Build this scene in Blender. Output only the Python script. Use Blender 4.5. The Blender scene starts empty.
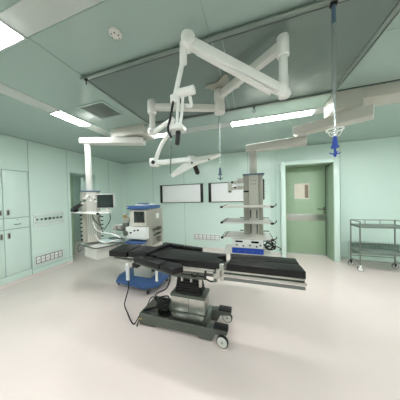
import bpy, bmesh, math, random
from mathutils import Vector, Matrix
random.seed(7)
PI = math.pi
COL = bpy.context.scene.collection

# ------------------------------------------------------------------ materials
def lin(h):
    h = h.lstrip('#'); v = [int(h[i:i+2], 16) / 255 for i in (0, 2, 4)]
    return [c / 12.92 if c <= .04045 else ((c + .055) / 1.055) ** 2.4 for c in v] + [1]

def mat(name, col, rough=.5, metal=0., var=.04, scale=6., bump=0., bscale=60., coat=0., spec=.5):
    m = bpy.data.materials.new(name); m.use_nodes = True
    nt = m.node_tree; b = nt.nodes['Principled BSDF']
    c = lin(col)
    tc = nt.nodes.new('ShaderNodeTexCoord')
    n = nt.nodes.new('ShaderNodeTexNoise'); n.inputs['Scale'].default_value = scale; n.inputs['Detail'].default_value = 4
    nt.links.new(tc.outputs['Object'], n.inputs['Vector'])
    r = nt.nodes.new('ShaderNodeMapRange')
    r.inputs['From Min'].default_value = .3; r.inputs['From Max'].default_value = .7
    r.inputs['To Min'].default_value = 1 - var; r.inputs['To Max'].default_value = 1 + var
    nt.links.new(n.outputs['Fac'], r.inputs['Value'])
    h = nt.nodes.new('ShaderNodeHueSaturation'); h.inputs['Color'].default_value = c
    nt.links.new(r.outputs['Result'], h.inputs['Value'])
    nt.links.new(h.outputs['Color'], b.inputs['Base Color'])
    b.inputs['Roughness'].default_value = rough; b.inputs['Metallic'].default_value = metal
    b.inputs['Coat Weight'].default_value = coat; b.inputs['Coat Roughness'].default_value = .12
    b.inputs['Specular IOR Level'].default_value = spec
    if bump:
        n2 = nt.nodes.new('ShaderNodeTexNoise'); n2.inputs['Scale'].default_value = bscale
        nt.links.new(tc.outputs['Object'], n2.inputs['Vector'])
        bp = nt.nodes.new('ShaderNodeBump'); bp.inputs['Strength'].default_value = bump; bp.inputs['Distance'].default_value = .01
        nt.links.new(n2.outputs['Fac'], bp.inputs['Height']); nt.links.new(bp.outputs['Normal'], b.inputs['Normal'])
    return m

def emit(name, col, s):
    m = bpy.data.materials.new(name); m.use_nodes = True
    b = m.node_tree.nodes['Principled BSDF']
    b.inputs['Base Color'].default_value = lin(col); b.inputs['Emission Color'].default_value = lin(col)
    b.inputs['Emission Strength'].default_value = s
    return m

M = {}
M['wall'] = mat('mint_wall_panel', '#d9eee4', .2, 0, .015, .8, .05, 3.)
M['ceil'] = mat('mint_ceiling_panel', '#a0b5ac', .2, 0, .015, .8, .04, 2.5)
M['floor'] = mat('cream_vinyl_floor', '#e7d9d3', .19, 0, .02, 1.2, .04, 1.5)
M['joint'] = mat('panel_joint', '#8ea69b', .5)
M['jointdark'] = mat('dark_joint', '#2c3230', .6)
M['jointlight'] = mat('pale_panel_joint', '#cfe0d8', .4)
M['door'] = mat('sage_door', '#a3bc9e', .38, 0, .02, 2.)
M['casing'] = mat('sage_casing', '#a4bca5', .36, 0, .02, 2.)
M['steel'] = mat('brushed_steel', '#c3c1bc', .28, 1., .06, 18.)
M['darksteel'] = mat('dark_polished_steel', '#858882', .22, 1., .06, 12.)
M['chrome'] = mat('chrome', '#b9bcbb', .2, 1., .02)
M['rod'] = mat('satin_rod', '#a9afad', .3, .9, .02)
M['alu'] = mat('anodised_trim', '#8b968f', .35, .6, .03)
M['white'] = mat('white_enamel', '#f0f0ec', .33, 0, .015, 3., coat=.3)
M['offwhite'] = mat('warm_white_enamel', '#d8d7d0', .4, 0, .02, 3.)
M['strip'] = mat('white_light_trough', '#bfc6c1', .45, 0, .02, 3.)
M['beige'] = mat('beige_grey_powder_coat', '#c4c2b8', .4, 0, .03, 5.)
M['greige'] = mat('console_grey', '#a8a79b', .42, .1, .03, 5.)
M['cream'] = mat('machine_cream', '#cfcdc2', .42, 0, .03, 5.)
M['blue'] = mat('hospital_blue_plastic', '#3b5c90', .4, 0, .03, 5.)
M['navy'] = mat('slate_blue_cap', '#55697d', .4, 0, .03, 5.)
M['royal'] = mat('royal_blue_plastic', '#1f4bb4', .35, 0, .03, 5.)
M['pad'] = mat('black_upholstery', '#0a0a0b', .42, 0, .12, 30., .06, 260., 0., .38)
M['black'] = mat('black_plastic', '#121314', .4, 0, .05)
M['rubber'] = mat('black_rubber', '#161616', .7, 0, .08)
M['charcoal'] = mat('charcoal_paint', '#5d635b', .38, .3, .05, 8.)
M['xray'] = mat('grey_translucent_board', '#6f736e', .35, 0, .05, 8.)
M['glass'] = mat('screen_glass', '#0e1414', .08, 0, .02, coat=.6)
M['screen'] = mat('unlit_lcd', '#1b2624', .15, 0, .05, 6.)
M['paleblue'] = mat('pale_blue_plastic', '#c2d8da', .3, 0, .03)
M['grille'] = mat('grille_green', '#7d9688', .45, .1, .05)
M['whiteplast'] = mat('white_plastic', '#eceeea', .4, 0, .01)
M['socketframe'] = mat('satin_silver_plate', '#e0e9e5', .35, 0., .03)
M['window'] = mat('door_window_pane', '#e7dfcf', .15, 0, .05, 4., coat=.5)
M['brown'] = mat('brown_blind', '#8a7a69', .5)
M['orange'] = mat('amber_plastic', '#b79a55', .5)
M['lampwhite'] = mat('lamp_housing_white', '#dcdcd6', .3, 0, .01, coat=.4)
M['lit'] = emit('lit_diffuser', '#fcfdff', 26)
M['litfar'] = emit('lit_diffuser_rear', '#fcfdff', 14)
M['viewer'] = mat('film_viewer_white', '#fbfcfc', .25, 0, .005)

def laminar():
    m = mat('perforated_laminar_panel', '#7b8983', .24, .2, .02, 2.)
    nt = m.node_tree; b = nt.nodes['Principled BSDF']
    tc = nt.nodes.new('ShaderNodeTexCoord')
    vo = nt.nodes.new('ShaderNodeTexVoronoi'); vo.inputs['Scale'].default_value = 90; vo.inputs['Randomness'].default_value = 0
    nt.links.new(tc.outputs['Object'], vo.inputs['Vector'])
    bp = nt.nodes.new('ShaderNodeBump'); bp.inputs['Strength'].default_value = .12; bp.inputs['Distance'].default_value = .002
    nt.links.new(vo.outputs['Distance'], bp.inputs['Height']); nt.links.new(bp.outputs['Normal'], b.inputs['Normal'])
    return m
M['laminar'] = laminar()
M['trolley_steel'] = mat('trolley_steel', '#8d948d', .3, .9, .05, 10.)

# ------------------------------------------------------------------ mesh builder (world coordinates)
def frame(d):
    d = Vector(d).normalized()
    u = d.cross(Vector((0, 0, 1)))
    if u.length < 1e-4: u = Vector((1, 0, 0))
    u.normalize(); v = u.cross(d).normalized()
    return d, u, v

class MB:
    def __init__(s): s.bm = bmesh.new()
    def box(s, x0, x1, y0, y1, z0, z1, bev=.004, rz=0, T=None):
        c = Vector(((x0+x1)/2, (y0+y1)/2, (z0+z1)/2)); d = (abs(x1-x0), abs(y1-y0), abs(z1-z0))
        mt = Matrix.Translation(c) @ Matrix.Rotation(rz, 4, 'Z')
        if T is not None: mt = T @ mt
        r = bmesh.ops.create_cube(s.bm, size=1, matrix=mt @ Matrix.Diagonal((*d, 1)))
        if bev and min(d) > bev * 2.2:
            es = list({e for v in r['verts'] for e in v.link_edges})
            bmesh.ops.bevel(s.bm, geom=es, offset=bev, segments=2, affect='EDGES', profile=.5)
        return s
    def bar(s, p0, p1, w, h, bev=.006, up=(0, 0, 1)):
        """box running from p0 to p1, w across, h high"""
        p0 = Vector(p0); p1 = Vector(p1); d = (p1-p0); L = d.length; d.normalize()
        u = d.cross(Vector(up))
        if u.length < 1e-4: u = Vector((1, 0, 0))
        u.normalize(); v = u.cross(d).normalized()
        R = Matrix((d, u, v)).transposed().to_4x4()
        mt = Matrix.Translation((p0+p1)/2) @ R
        r = bmesh.ops.create_cube(s.bm, size=1, matrix=mt @ Matrix.Diagonal((L, w, h, 1)))
        if bev:
            es = list({e for q in r['verts'] for e in q.link_edges})
            bmesh.ops.bevel(s.bm, geom=es, offset=bev, segments=3, affect='EDGES', profile=.5)
        return s
    def taper(s, p0, p1, w0, h0, w1, h1, up=(0, 0, 1), bev=.008):
        p0 = Vector(p0); p1 = Vector(p1); d = (p1-p0).normalized()
        u = d.cross(Vector(up)).normalized(); v = u.cross(d).normalized()
        vs = []
        for p, w, h in ((p0, w0, h0), (p1, w1, h1)):
            for a, b in ((-1, -1), (1, -1), (1, 1), (-1, 1)):
                vs.append(s.bm.verts.new(p + u*a*w/2 + v*b*h/2))
        for f in ((3, 2, 1, 0), (4, 5, 6, 7), (0, 1, 5, 4), (1, 2, 6, 5), (2, 3, 7, 6), (3, 0, 4, 7)):
            s.bm.faces.new([vs[i] for i in f])
        if bev:
            es = list({e for q in vs for e in q.link_edges})
            bmesh.ops.bevel(s.bm, geom=es, offset=bev, segments=3, affect='EDGES', profile=.5)
        return s
    def cyl(s, p0, p1, r0, r1=None, seg=24, bev=0):
        r1 = r0 if r1 is None else r1
        d, u, v = frame(Vector(p1) - Vector(p0))
        rings = []
        for p, r in ((Vector(p0), r0), (Vector(p1), r1)):
            rings.append([s.bm.verts.new(p + (u*math.cos(2*PI*k/seg) + v*math.sin(2*PI*k/seg))*r) for k in range(seg)])
        for k in range(seg):
            s.bm.faces.new((rings[0][k], rings[0][(k+1) % seg], rings[1][(k+1) % seg], rings[1][k]))
        a = s.bm.faces.new(rings[0][::-1]); b = s.bm.faces.new(rings[1])
        if bev:
            es = list(a.edges) + list(b.edges)
            bmesh.ops.bevel(s.bm, geom=es, offset=bev, segments=2, affect='EDGES', profile=.5)
        return s
    def tube(s, pts, r, seg=10, smooth=True):
        pts = [Vector(p) for p in pts]
        if smooth and len(pts) > 2:
            out = []
            for i in range(len(pts)-1):
                p0 = pts[max(i-1, 0)]; p1 = pts[i]; p2 = pts[i+1]; p3 = pts[min(i+2, len(pts)-1)]
                for k in range(6):
                    t = k/6
                    out.append(.5*((2*p1) + (p2-p0)*t + (2*p0-5*p1+4*p2-p3)*t*t + (3*p1-p0-3*p2+p3)*t**3))
            out.append(pts[-1]); pts = out
        prev = None; u = None
        for i, p in enumerate(pts):
            d = (pts[min(i+1, len(pts)-1)] - pts[max(i-1, 0)]).normalized()
            if u is None: _, u, _v = frame(d)
            u = (u - d*u.dot(d)).normalized(); v = d.cross(u)
            ring = [s.bm.verts.new(p + (u*math.cos(2*PI*k/seg) + v*math.sin(2*PI*k/seg))*r) for k in range(seg)]
            if prev:
                for k in range(seg): s.bm.faces.new((prev[k], prev[(k+1) % seg], ring[(k+1) % seg], ring[k]))
            else: s.bm.faces.new(ring[::-1])
            prev = ring
        s.bm.faces.new(prev)
        return s
    def prism(s, poly, z0, z1, bev=.005, T=None):
        T = T or Matrix.Identity(4)
        a = [s.bm.verts.new(T @ Vector((x, y, z0))) for x, y in poly]
        b = [s.bm.verts.new(T @ Vector((x, y, z1))) for x, y in poly]
        n = len(poly)
        fa = s.bm.faces.new(a[::-1]); fb = s.bm.faces.new(b)
        for i in range(n): s.bm.faces.new((a[i], a[(i+1) % n], b[(i+1) % n], b[i]))
        if bev:
            bmesh.ops.bevel(s.bm, geom=list(fa.edges)+list(fb.edges), offset=bev, segments=2, affect='EDGES', profile=.5)
        return s
    def ball(s, c, r, sc=(1, 1, 1)):
        bmesh.ops.create_uvsphere(s.bm, u_segments=20, v_segments=12, radius=r, matrix=Matrix.Translation(c) @ Matrix.Diagonal((*sc, 1)))
        return s
    def torus(s, c, R, r, axis='X', seg=32, t=8):
        pts = []
        for k in range(seg):
            a = 2*PI*k/seg
            ca, sa = math.cos(a), math.sin(a)
            base = {'X': Vector((0, ca, sa)), 'Y': Vector((ca, 0, sa)), 'Z': Vector((ca, sa, 0))}[axis]
            ax = {'X': Vector((1, 0, 0)), 'Y': Vector((0, 1, 0)), 'Z': Vector((0, 0, 1))}[axis]
            pts.append([s.bm.verts.new(Vector(c) + base*(R + r*math.cos(2*PI*j/t)) + ax*r*math.sin(2*PI*j/t)) for j in range(t)])
        for k in range(seg):
            for j in range(t):
                s.bm.faces.new((pts[k][j], pts[(k+1) % seg][j], pts[(k+1) % seg][(j+1) % t], pts[k][(j+1) % t]))
        return s
    def build(s, name, m, parent=None, label=None):
        bmesh.ops.recalc_face_normals(s.bm, faces=s.bm.faces)
        off = Vector((0, 0, 0)); p = parent
        while p is not None and p.parent is not None: p = p.parent
        if p is not None: off = Vector(p.location)
        bmesh.ops.translate(s.bm, verts=s.bm.verts, vec=-off)
        me = bpy.data.meshes.new(name); s.bm.to_mesh(me); s.bm.free()
        for q in me.polygons: q.use_smooth = True
        me.set_sharp_from_angle(angle=math.radians(34))
        me.materials.append(M[m])
        o = bpy.data.objects.new(name, me); COL.objects.link(o)
        if parent is not None: o.parent = parent
        if label: o['label'] = label
        return o

def tag(o, label, cat, group=None):
    o['label'] = label; o['category'] = cat
    if group: o['group'] = group
    return o
def thing(name, loc, label, cat, group=None):
    o = bpy.data.objects.new(name, None); COL.objects.link(o); o.location = loc
    o.empty_display_size = .1
    return tag(o, label, cat, group)
def struct(o):
    o['kind'] = 'structure'; return o
def copy_tree(o, parent=None):
    c = o.copy(); COL.objects.link(c); c.parent = parent
    for ch in [q for q in list(COL.objects) if q.parent is o]: copy_tree(ch, c)
    return c

# ------------------------------------------------------------------ room shell
XL, YB, H = -4.36, 4.84, 2.80
XR, YF = 4.6, -3.6
struct(MB().box(-6.4, XR, YF, YB+.12, -.1, 0, 0).build('floor', 'floor'))

# ceiling: one slab with a hole for nothing, fittings are mounted on its face
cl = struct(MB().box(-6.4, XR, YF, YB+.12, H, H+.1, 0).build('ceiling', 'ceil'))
j = MB()
for x in (-.29, -1.60):
    j.box(x-.004, x+.004, .84, 1.25, H-.003, H+.001, 0)
j.box(-2.45, -.9, .838, .846, H-.003, H+.001, 0); j.box(-.9, 1.9, .838, .846, H-.003, H+.001, 0)
j.box(.99, 1.9, 1.665, 1.673, H-.003, H+.001, 0)
j.box(-2.45, -1.62, 2.41, 2.418, H-.003, H+.001, 0)
j.box(-4.3, -2.74, 1.2, 1.208, H-.003, H+.001, 0)
j.build('panel_joint', 'joint', cl)
MB().box(.97, 1.9, 2.415, 2.432, H-.004, H+.001, 0).build('panel_joint', 'jointdark', cl)

# back wall with an opening for the right door (leaf recessed)
OX0, OX1, OZ = .80, 1.78, 2.29
wb = struct(MB().box(-6.4, OX0, YB, YB+.3, 0, H, 0).box(OX1, XR, YB, YB+.3, 0, H, 0).box(OX0, OX1, YB, YB+.3, OZ, H, 0).build('wall_back', 'wall'))
jb = MB()
for x in (-3.15, -2.03, -.1):
    jb.box(x-.004, x+.004, YB-.003, YB+.001, 0, H-.02, 0)
jb.box(2.03, 2.037, YB-.003, YB+.001, 0, H-.02, 0); jb.box(3.2, 3.207, YB-.003, YB+.001, 0, H-.02, 0)
jb.build('panel_joint', 'joint', wb)
jb = MB()
for x in (.50, .60): jb.box(x-.006, x+.006, YB-.012, YB+.001, 0, H-.02, .002)
jb.build('panel_joint', 'jointlight', wb)
jb = MB().box(-4.3, XR, YB-.012, YB, H-.014, H-.002, 0)
jb.build('wall_top_sheen', 'jointlight', wb)  # pale strip in place of the lamp reflections along the wall top

# left wall with cabinet recess and a deep door opening
DY0, DY1, DZ = 3.02, 3.75, 2.28
wl = struct(MB().box(XL-.25, XL, YF, 1.44, 0, H, 0).box(XL-.25, XL, 1.44, 2.20, 2.16, H, 0)
            .box(XL-.25, XL, 2.20, DY0, 0, H, 0).box(XL-.25, XL, DY0, DY1, DZ, H, 0).box(XL-.6, XL, DY1, YB+.1, 0, H, 0)
            .box(XL-.25, XL, 1.44, 2.20, 0, .165, 0)
            .build('wall_left', 'wall'))
j = MB()
j.box(XL-.001, XL+.003, 2.205, 2.213, .0, H-.02, 0)
j.box(XL-.001, XL+.003, 2.22, DY0-.02, .135, .142, 0)
j.box(XL-.001, XL+.003, 2.95, 2.956, .0, H-.02, 0)
j.box(XL-.001, XL+.003, 4.2, 4.207, .0, H-.02, 0)
j.build('panel_joint', 'joint', wl)
MB().box(XL, XL+.014, YF+.1, YB-.02, H-.014, H-.002, 0).build('wall_top_sheen', 'jointlight', wl)  # same pale strip, painting bright reflections onto the left wall top
MB().box(XL-.001, XL+.014, .5, DY0, 0, .018, .004).build('toe_strip', 'alu', wl)
struct(MB().box(XR, XR+.12, YF, YB+.3, 0, H, 0).build('wall_right', 'wall'))
struct(MB().box(-6.4, XR, YF-.12, YF, 0, H, 0).build('wall_front', 'wall'))
# coved floor skirting, in the colour of the floor
def cove(name, p0, p1, inward, z=.075, r=.06):
    p0 = Vector(p0); p1 = Vector(p1); n = Vector(inward)
    m = MB()
    prof = [(0, z), (.005, z)]
    for k in range(7):
        a = PI/2*k/6
        prof.append((.005 + r*(1-math.cos(a)), .001 + r*(1-math.sin(a))))
    prof.append((0, .001))
    ra = [m.bm.verts.new(p0 + n*x + Vector((0, 0, q))) for x, q in prof]
    rb = [m.bm.verts.new(p1 + n*x + Vector((0, 0, q))) for x, q in prof]
    k = len(prof)
    for i in range(k): m.bm.faces.new((ra[i], ra[(i+1) % k], rb[(i+1) % k], rb[i]))
    m.bm.faces.new(ra); m.bm.faces.new(rb[::-1])
    return struct(m.build(name, 'floor'))
cove('baseboard_left', (XL+.014, YF+.02, 0), (XL+.014, DY0-.02, 0), (1, 0, 0), .05, .045)
cove('baseboard_back', (XL+.1, YB-.001, 0), (OX0-.14, YB-.001, 0), (0, -1, 0), .03, .025)
cove('baseboard_right', (XR-.001, YF+.02, 0), (XR-.001, YB-.1, 0), (-1, 0, 0))
# rounded cove in the corner between left and back wall
m_ = MB(); seg = 8; rr = .09
ra = []; rb = []
for k in range(seg+1):
    a = PI/2*k/seg
    x = XL + rr*(1-math.sin(a)); y = YB - rr*(1-math.cos(a))
    ra.append(m_.bm.verts.new((x, y, 0.0))); rb.append(m_.bm.verts.new((x, y, H)))
ca = m_.bm.verts.new((XL-.01, YB+.01, 0.0)); cb = m_.bm.verts.new((XL-.01, YB+.01, H))
ra.append(ca); rb.append(cb)
n = len(ra)
for i in range(n): m_.bm.faces.new((ra[i], ra[(i+1) % n], rb[(i+1) % n], rb[i]))
m_.bm.faces.new(ra); m_.bm.faces.new(rb)
struct(m_.build('trim_1', 'wall'))

# right door: protruding casing, recessed leaf
dc = struct(bpy.data.objects.new('door_1', None)); COL.objects.link(dc); dc.location = (1.3, 4.96, 0)
YC = 4.54
MB().box(.70, .79, YC, YB+.005, 0, 2.385, .006).build('casing_side', 'wall', dc)
MB().box(1.79, 1.90, YC, YB+.005, 0, 2.385, .006).build('casing_side', 'wall', dc)
MB().box(.79, 1.79, YC, YB+.005, 2.295, 2.385, .006).build('casing_head', 'wall', dc)
MB().box(.79, .80, YC+.004, YB+.13, 0, 2.295, .002).build('side_lining', 'casing', dc)
MB().box(1.78, 1.79, YC+.004, YB+.13, 0, 2.295, .002).build('side_lining', 'casing', dc)
MB().box(.80, 1.78, YC+.004, YB+.13, 2.285, 2.295, .002).build('head_lining', 'casing', dc)
MB().box(.80, 1.78, 4.965, 5.01, .008, 2.285, .004).build('door_leaf', 'door', dc)
MB().box(1.772, 1.776, 4.955, 4.966, .01, 2.28, 0).build('door_gap', 'jointdark', dc)
MB().box(.805, 1.765, 4.957, 4.967, .885, 1.055, .003).build('kick_band', 'steel', dc, 'brushed steel protection band')
wf = MB()
wx0, wx1, wz0, wz1 = 1.09, 1.40, 1.47, 1.84
wf.box(wx0-.02, wx1+.02, 4.95, 4.968, wz0-.02, wz0, .002).box(wx0-.02, wx1+.02, 4.95, 4.968, wz1, wz1+.02, .002)
wf.box(wx0-.02, wx0, 4.95, 4.968, wz0, wz1, .002).box(wx1, wx1+.02, 4.95, 4.968, wz0, wz1, .002)
wf = wf.build('viewing_window', 'offwhite', dc)
MB().box(wx0, wx1, 4.958, 4.967, wz0, wz1, 0).build('pane', 'window', wf)
MB().box(wx1-.085, wx1-.005, 4.955, 4.9585, wz0+.005, wz1-.02, 0).build('blind', 'brown', wf)
hd = MB().box(1.71, 1.76, 4.95, 4.967, 1.15, 1.23, .003).cyl((1.735, 4.95, 1.19), (1.735, 4.915, 1.19), .012).cyl((1.735, 4.915, 1.19), (1.58, 4.915, 1.19), .012)
hd.build('door_handle', 'darksteel', dc)
MB().cyl((1.74, 4.967, 1.10), (1.74, 4.948, 1.10), .02).build('lock_cylinder', 'darksteel', dc)

# left door seen obliquely inside its deep opening
dl = struct(bpy.data.objects.new('door_2', None)); COL.objects.link(dl); dl.location = (-4.9, 3.4, 0)
MB().box(-4.99, -4.94, 2.75, 3.50, .006, 2.28, .003).build('door_leaf', 'door', dl)
MB().box(-4.94, XL-.01, 3.735, 3.75, .0, 2.28, .002).build('jamb', 'wall', dl)
MB().box(-4.94, XL-.01, DY0, DY1-.01, 2.265, 2.28, .002).build('head_lining', 'wall', dl)
MB().box(-4.94, -4.92, 3.2, 3.45, .98, 1.0, .002).build('handle', 'steel', dl)
struct(MB().box(-6.5, -6.4, YF, YB+.3, 0, H, 0).build('wall_side_room', 'wall'))

# ------------------------------------------------------------------ ceiling fittings
# light trough ring (flush white troughs that hold the lamps)
def trough(n, x0, x1, y0, y1):
    struct(MB().box(x0, x1, y0, y1, H-.006, H+.002, .002).build('trim_%d' % n, 'strip'))
trough(2, -2.70, -2.48, .835, 2.80)
trough(3, -2.70, XR-.6, 2.80, 3.0)
trough(4, -2.70, XR-.6, .675, .835)
trough(5, 3.6, 3.8, .835, 2.80)

def lamp(x0, x1, y0, y1, label, group=None, m='lit', z=H-.006):
    t = thing('ceiling_light', ((x0+x1)/2, (y0+y1)/2, z), label, 'ceiling light', group)
    f = MB(); e = .012
    f.box(x0, x1, y0, y0+e, z-.012, z, .001).box(x0, x1, y1-e, y1, z-.012, z, .001)
    f.box(x0, x0+e, y0+e, y1-e, z-.012, z, .001).box(x1-e, x1, y0+e, y1-e, z-.012, z, .001)
    f.build('frame', 'strip', t)
    MB().box(x0+e, x1-e, y0+e, y1-e, z-.008, z-.001, 0).build('diffuser', m, t)
    return t
lamp(-2.46, -1.60, .675, .835, 'large lit white ceiling panel at the upper left edge of the photo')
lamp(-2.70, -2.48, 1.62, 2.10, 'short lit ceiling panel in the left trough, beside the square air vent')
lamp(-.32, .90, 2.80, 2.99, 'long lit ceiling strip above the right shelf tower')
lamp(-1.97, -1.50, 2.82, 2.98, 'small lit ceiling strip behind the surgical lamp arms')
lamp(1.72, 2.75, 2.80, 2.99, 'lit ceiling strip cut by the right edge of the photo')
lamp(-5.9, -5.3, 3.1, 3.3, 'unseen ceiling panel added in the corridor to brighten the left doorway', None, 'litfar', H-.0005)  # added lamp, out of view, lightens the jamb of the left door
# lamps of the same room behind the camera
for i, (x, y) in enumerate(((-2.3, -.6), (.2, -.9), (2.6, -.6), (-1.2, -2.4), (1.6, -2.4), (3.7, 1.6), (-.3, .72))):
    if i == 6: continue
    lamp(x-.55, x+.55, y-.13, y+.13, 'lit ceiling strip of the room behind the camera', 'lit strips behind the camera', 'litfar', H-.0005)

# laminar-flow ceiling field
lf = thing('laminar_flow_ceiling', (-.32, 1.84, H), 'large grey-green perforated air diffuser field in the ceiling, framed by a rail', 'air diffuser')
MB().box(-1.60, .93, 1.29, 2.40, H-.012, H-.002, 0).build('perforated_panel', 'laminar', lf)
MB().box(-1.615, -1.59, 1.26, 2.42, H-.02, H-.001, .003).build('frame_side', 'alu', lf)
MB().box(.925, .95, 1.26, 2.42, H-.02, H-.001, .003).box(.975, .985, 1.26, 2.42, H-.012, H-.001, .002).build('frame_side', 'alu', lf)
g = MB()
for x in (-.28, -.20): g.box(x-.003, x+.003, 1.29, 2.40, H-.0145, H-.011, 0)
g.build('seam', 'joint', lf)
def rail(y, label):
    t = thing('infusion_rail', (-.3, y, H), label, 'ceiling rail')
    MB().box(-1.62, .95, y-.018, y+.018, H-.035, H-.019, .003).build('rail_body', 'alu', t)
    MB().box(-1.60, .93, y+.019, y+.030, H-.03, H-.012, 0).build('slot', 'jointdark', t)
rail(1.27, 'long slim metal ceiling rail along the near edge of the perforated field')
rail(2.405, 'long slim metal ceiling rail along the far edge of the perforated field')
# small trolleys / hooks on the rails
t = thing('rail_hook', (-1.56, 1.27, H-.05), 'tiny dark hook hanging at the left end of the near ceiling rail', 'hook')
MB().box(-1.575, -1.545, 1.26, 1.28, H-.05, H-.036, .002).build('runner', 'black', t)
MB().tube([(-1.56, 1.27, H-.05), (-1.56, 1.27, H-.09)], .005).build('pin', 'black', t)
t = thing('rail_hook', (.046, 2.40, H-.05), 'tiny dark ring hook hanging from the far ceiling rail', 'hook')
MB().box(.03, .06, 2.39, 2.41, H-.05, H-.036, .002).build('runner', 'black', t)
MB().torus((.046, 2.40, H-.085), .018, .004, 'Y').cyl((.046, 2.40, H-.05), (.046, 2.40, H-.068), .004).build('ring', 'black', t)

# return-air vent
v = thing('air_vent', (-1.97, 1.83, H), 'square louvred air vent in the ceiling beside the left light trough', 'air vent')
f = MB(); x0, x1, y0, y1 = -2.19, -1.76, 1.64, 2.02; e = .03
f.box(x0, x1, y0, y0+e, H-.014, H-.001, .003).box(x0, x1, y1-e, y1, H-.014, H-.001, .003).box(x0, x0+e, y0+e, y1-e, H-.014, H-.001, .003).box(x1-e, x1, y0+e, y1-e, H-.014, H-.001, .003)
f.build('frame', 'ceil', v)
f = MB(); k = y0+e+.012
while k < y1-e-.01:
    f.box(x0+e, x1-e, k, k+.009, H-.011, H-.002, 0); k += .022
f.build('louvres', 'alu', v)
MB().box(x0+e, x1-e, y0+e, y1-e, H-.0025, H-.0005, 0).build('dark_backing', 'jointdark', v)
# smoke detector
v = thing('smoke_detector', (-.95, 1.02, H), 'small round beige smoke detector on the ceiling', 'smoke detector')
MB().cyl((-.95, 1.02, H-.012), (-.95, 1.02, H-.001), .046, bev=.003).build('base', 'offwhite', v)
MB().cyl((-.95, 1.02, H-.030), (-.95, 1.02, H-.012), .028, .038, bev=.004).build('chamber', 'offwhite', v)
g = MB()
for k in range(6):
    a = 2*PI*k/6; MB().ball((-.95+.026*math.cos(a), 1.02+.026*math.sin(a), H-.027), .005).build('sensor_slot', 'black', v)

# drip hangers
def hanger(x, y, zt, zb, rp, s, label, col, style):
    t = thing('drip_hanger', (x, y, zt), label, 'drip hanger')
    MB().box(x-.02, x+.02, y-.012, y+.012, zt-.02, zt+.0, .003).build('runner', 'black', t)
    MB().cyl((x, y, zt-.02), (x, y, zt-.13), rp*1.15, bev=.001).build('upper_sleeve', 'navy' if style else 'alu', t)
    MB().cyl((x, y, zt-.13), (x, y, (zt+zb)/2-.1), rp).build('outer_tube', 'rod', t)
    MB().cyl((x, y, (zt+zb)/2-.1), (x, y, zb+.12*s), rp*.72).build('inner_tube', 'chrome', t)
    if style:
        r = MB().torus((x, y, zb+.175*s), .055*s, .006*s, 'Z')
        for a in (0, PI/2, PI, 3*PI/2):
            r.tube([(x, y, zb+.12*s), (x+.03*s*math.cos(a), y+.03*s*math.sin(a), zb+.13*s), (x+.055*s*math.cos(a), y+.055*s*math.sin(a), zb+.175*s)], .003*s)
        r.build('bottle_ring', 'white', t)
    MB().cyl((x, y, zb+.125*s), (x, y, zb+.045*s), .013*s, .021*s, bev=.002).cyl((x, y, zb+.045*s), (x, y, zb+.03*s), .028*s, .026*s, bev=.002).build('grip', col, t)
    MB().cyl((x, y, zb+.03*s), (x, y, zb-.02*s), .008*s).build('stem', col, t)
    hk = MB()
    for a in (0, PI/2, PI, 3*PI/2):
        c, q = math.cos(a), math.sin(a)
        hk.tube([(x, y, zb-.012*s), (x+.022*s*c, y+.022*s*q, zb-.016*s), (x+.036*s*c, y+.036*s*q, zb-.004*s)], .004*s)
    hk.cyl((x, y, zb-.02*s), (x, y, zb-.04*s), .012*s, .007*s)
    hk.build('hooks', col, t)
    return t
hanger(.512, 1.28, H-.035, 1.83, .010, .8, 'tall silver drip pole with blue grip and white ring, near the right door', 'royal', True)
hanger(-.435, 2.40, H-.035, 1.84, .009, 1.1, 'thin drip pole with small dark blue hooks before the right film viewer', 'navy', False)

# ------------------------------------------------------------------ surgical lamp
sl = thing('surgical_light', (-.33, 1.86, H), 'white twin-arm ceiling surgical light with jointed arms and petal lamp head', 'surgical light')
def starplate(cx, cy, r, z0, z1):
    poly = []
    for k in range(4):
        a = math.radians(18) + k*PI/2
        poly.append((cx + r*math.cos(a-.09), cy + r*math.sin(a-.09))); poly.append((cx + r*math.cos(a+.09), cy + r*math.sin(a+.09)))
        for q in (-.3, 0, .3):
            b = a + PI/4 + q; rr_ = r*(.50 + 1.2*q*q); poly.append((cx + rr_*math.cos(b), cy + rr_*math.sin(b)))
    return MB().prism(poly, z0, z1, .003)
starplate(-.29, 1.86, .19, H-.03, H-.013).build('ceiling_plate', 'greige', sl)
MB().cyl((-.33, 1.86, H-.045), (-.33, 1.86, 2.50), .042, bev=.004).build('centre_column', 'offwhite', sl)
hub = MB().cyl((-.33, 1.86, 2.49), (-.33, 1.86, 2.61), .06, bev=.01)
hub.build('lower_hub', 'offwhite', sl)
MB().cyl((-.33, 1.86, 2.625), (-.33, 1.86, 2.735), .058, bev=.01).build('upper_hub', 'offwhite', sl)
J1 = Vector((.240, 1.40, 0))
MB().bar((-.33, 1.86, 2.685), (J1.x, J1.y, 2.685), .055, .075, .008).build('horizontal_arm', 'offwhite', sl)
MB().cyl((J1.x, J1.y, 2.60), (J1.x, J1.y, 2.745), .044, .043, bev=.006).build('arm_joint', 'white', sl)
MB().cyl((J1.x, J1.y, 2.60), (J1.x, J1.y, 2.33), .031, bev=.003).cyl((J1.x, J1.y, 2.45), (J1.x, J1.y, 2.33), .035, bev=.004).build('drop_tube', 'white', sl)
EL = Vector((.236, 1.39, 2.335)); EE = Vector((-.408, 1.10, 2.64))
MB().cyl((.262, 1.43, 2.335), (.215, 1.345, 2.335), .042, bev=.006).cyl((J1.x, J1.y, 2.295), (J1.x, J1.y, 2.38), .037, bev=.005).build('elbow', 'white', sl)
sa = MB().taper(EL, EE, .054, .064, .054, .070, bev=.006)
sa = sa.build('spring_arm', 'white', sl)
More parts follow.
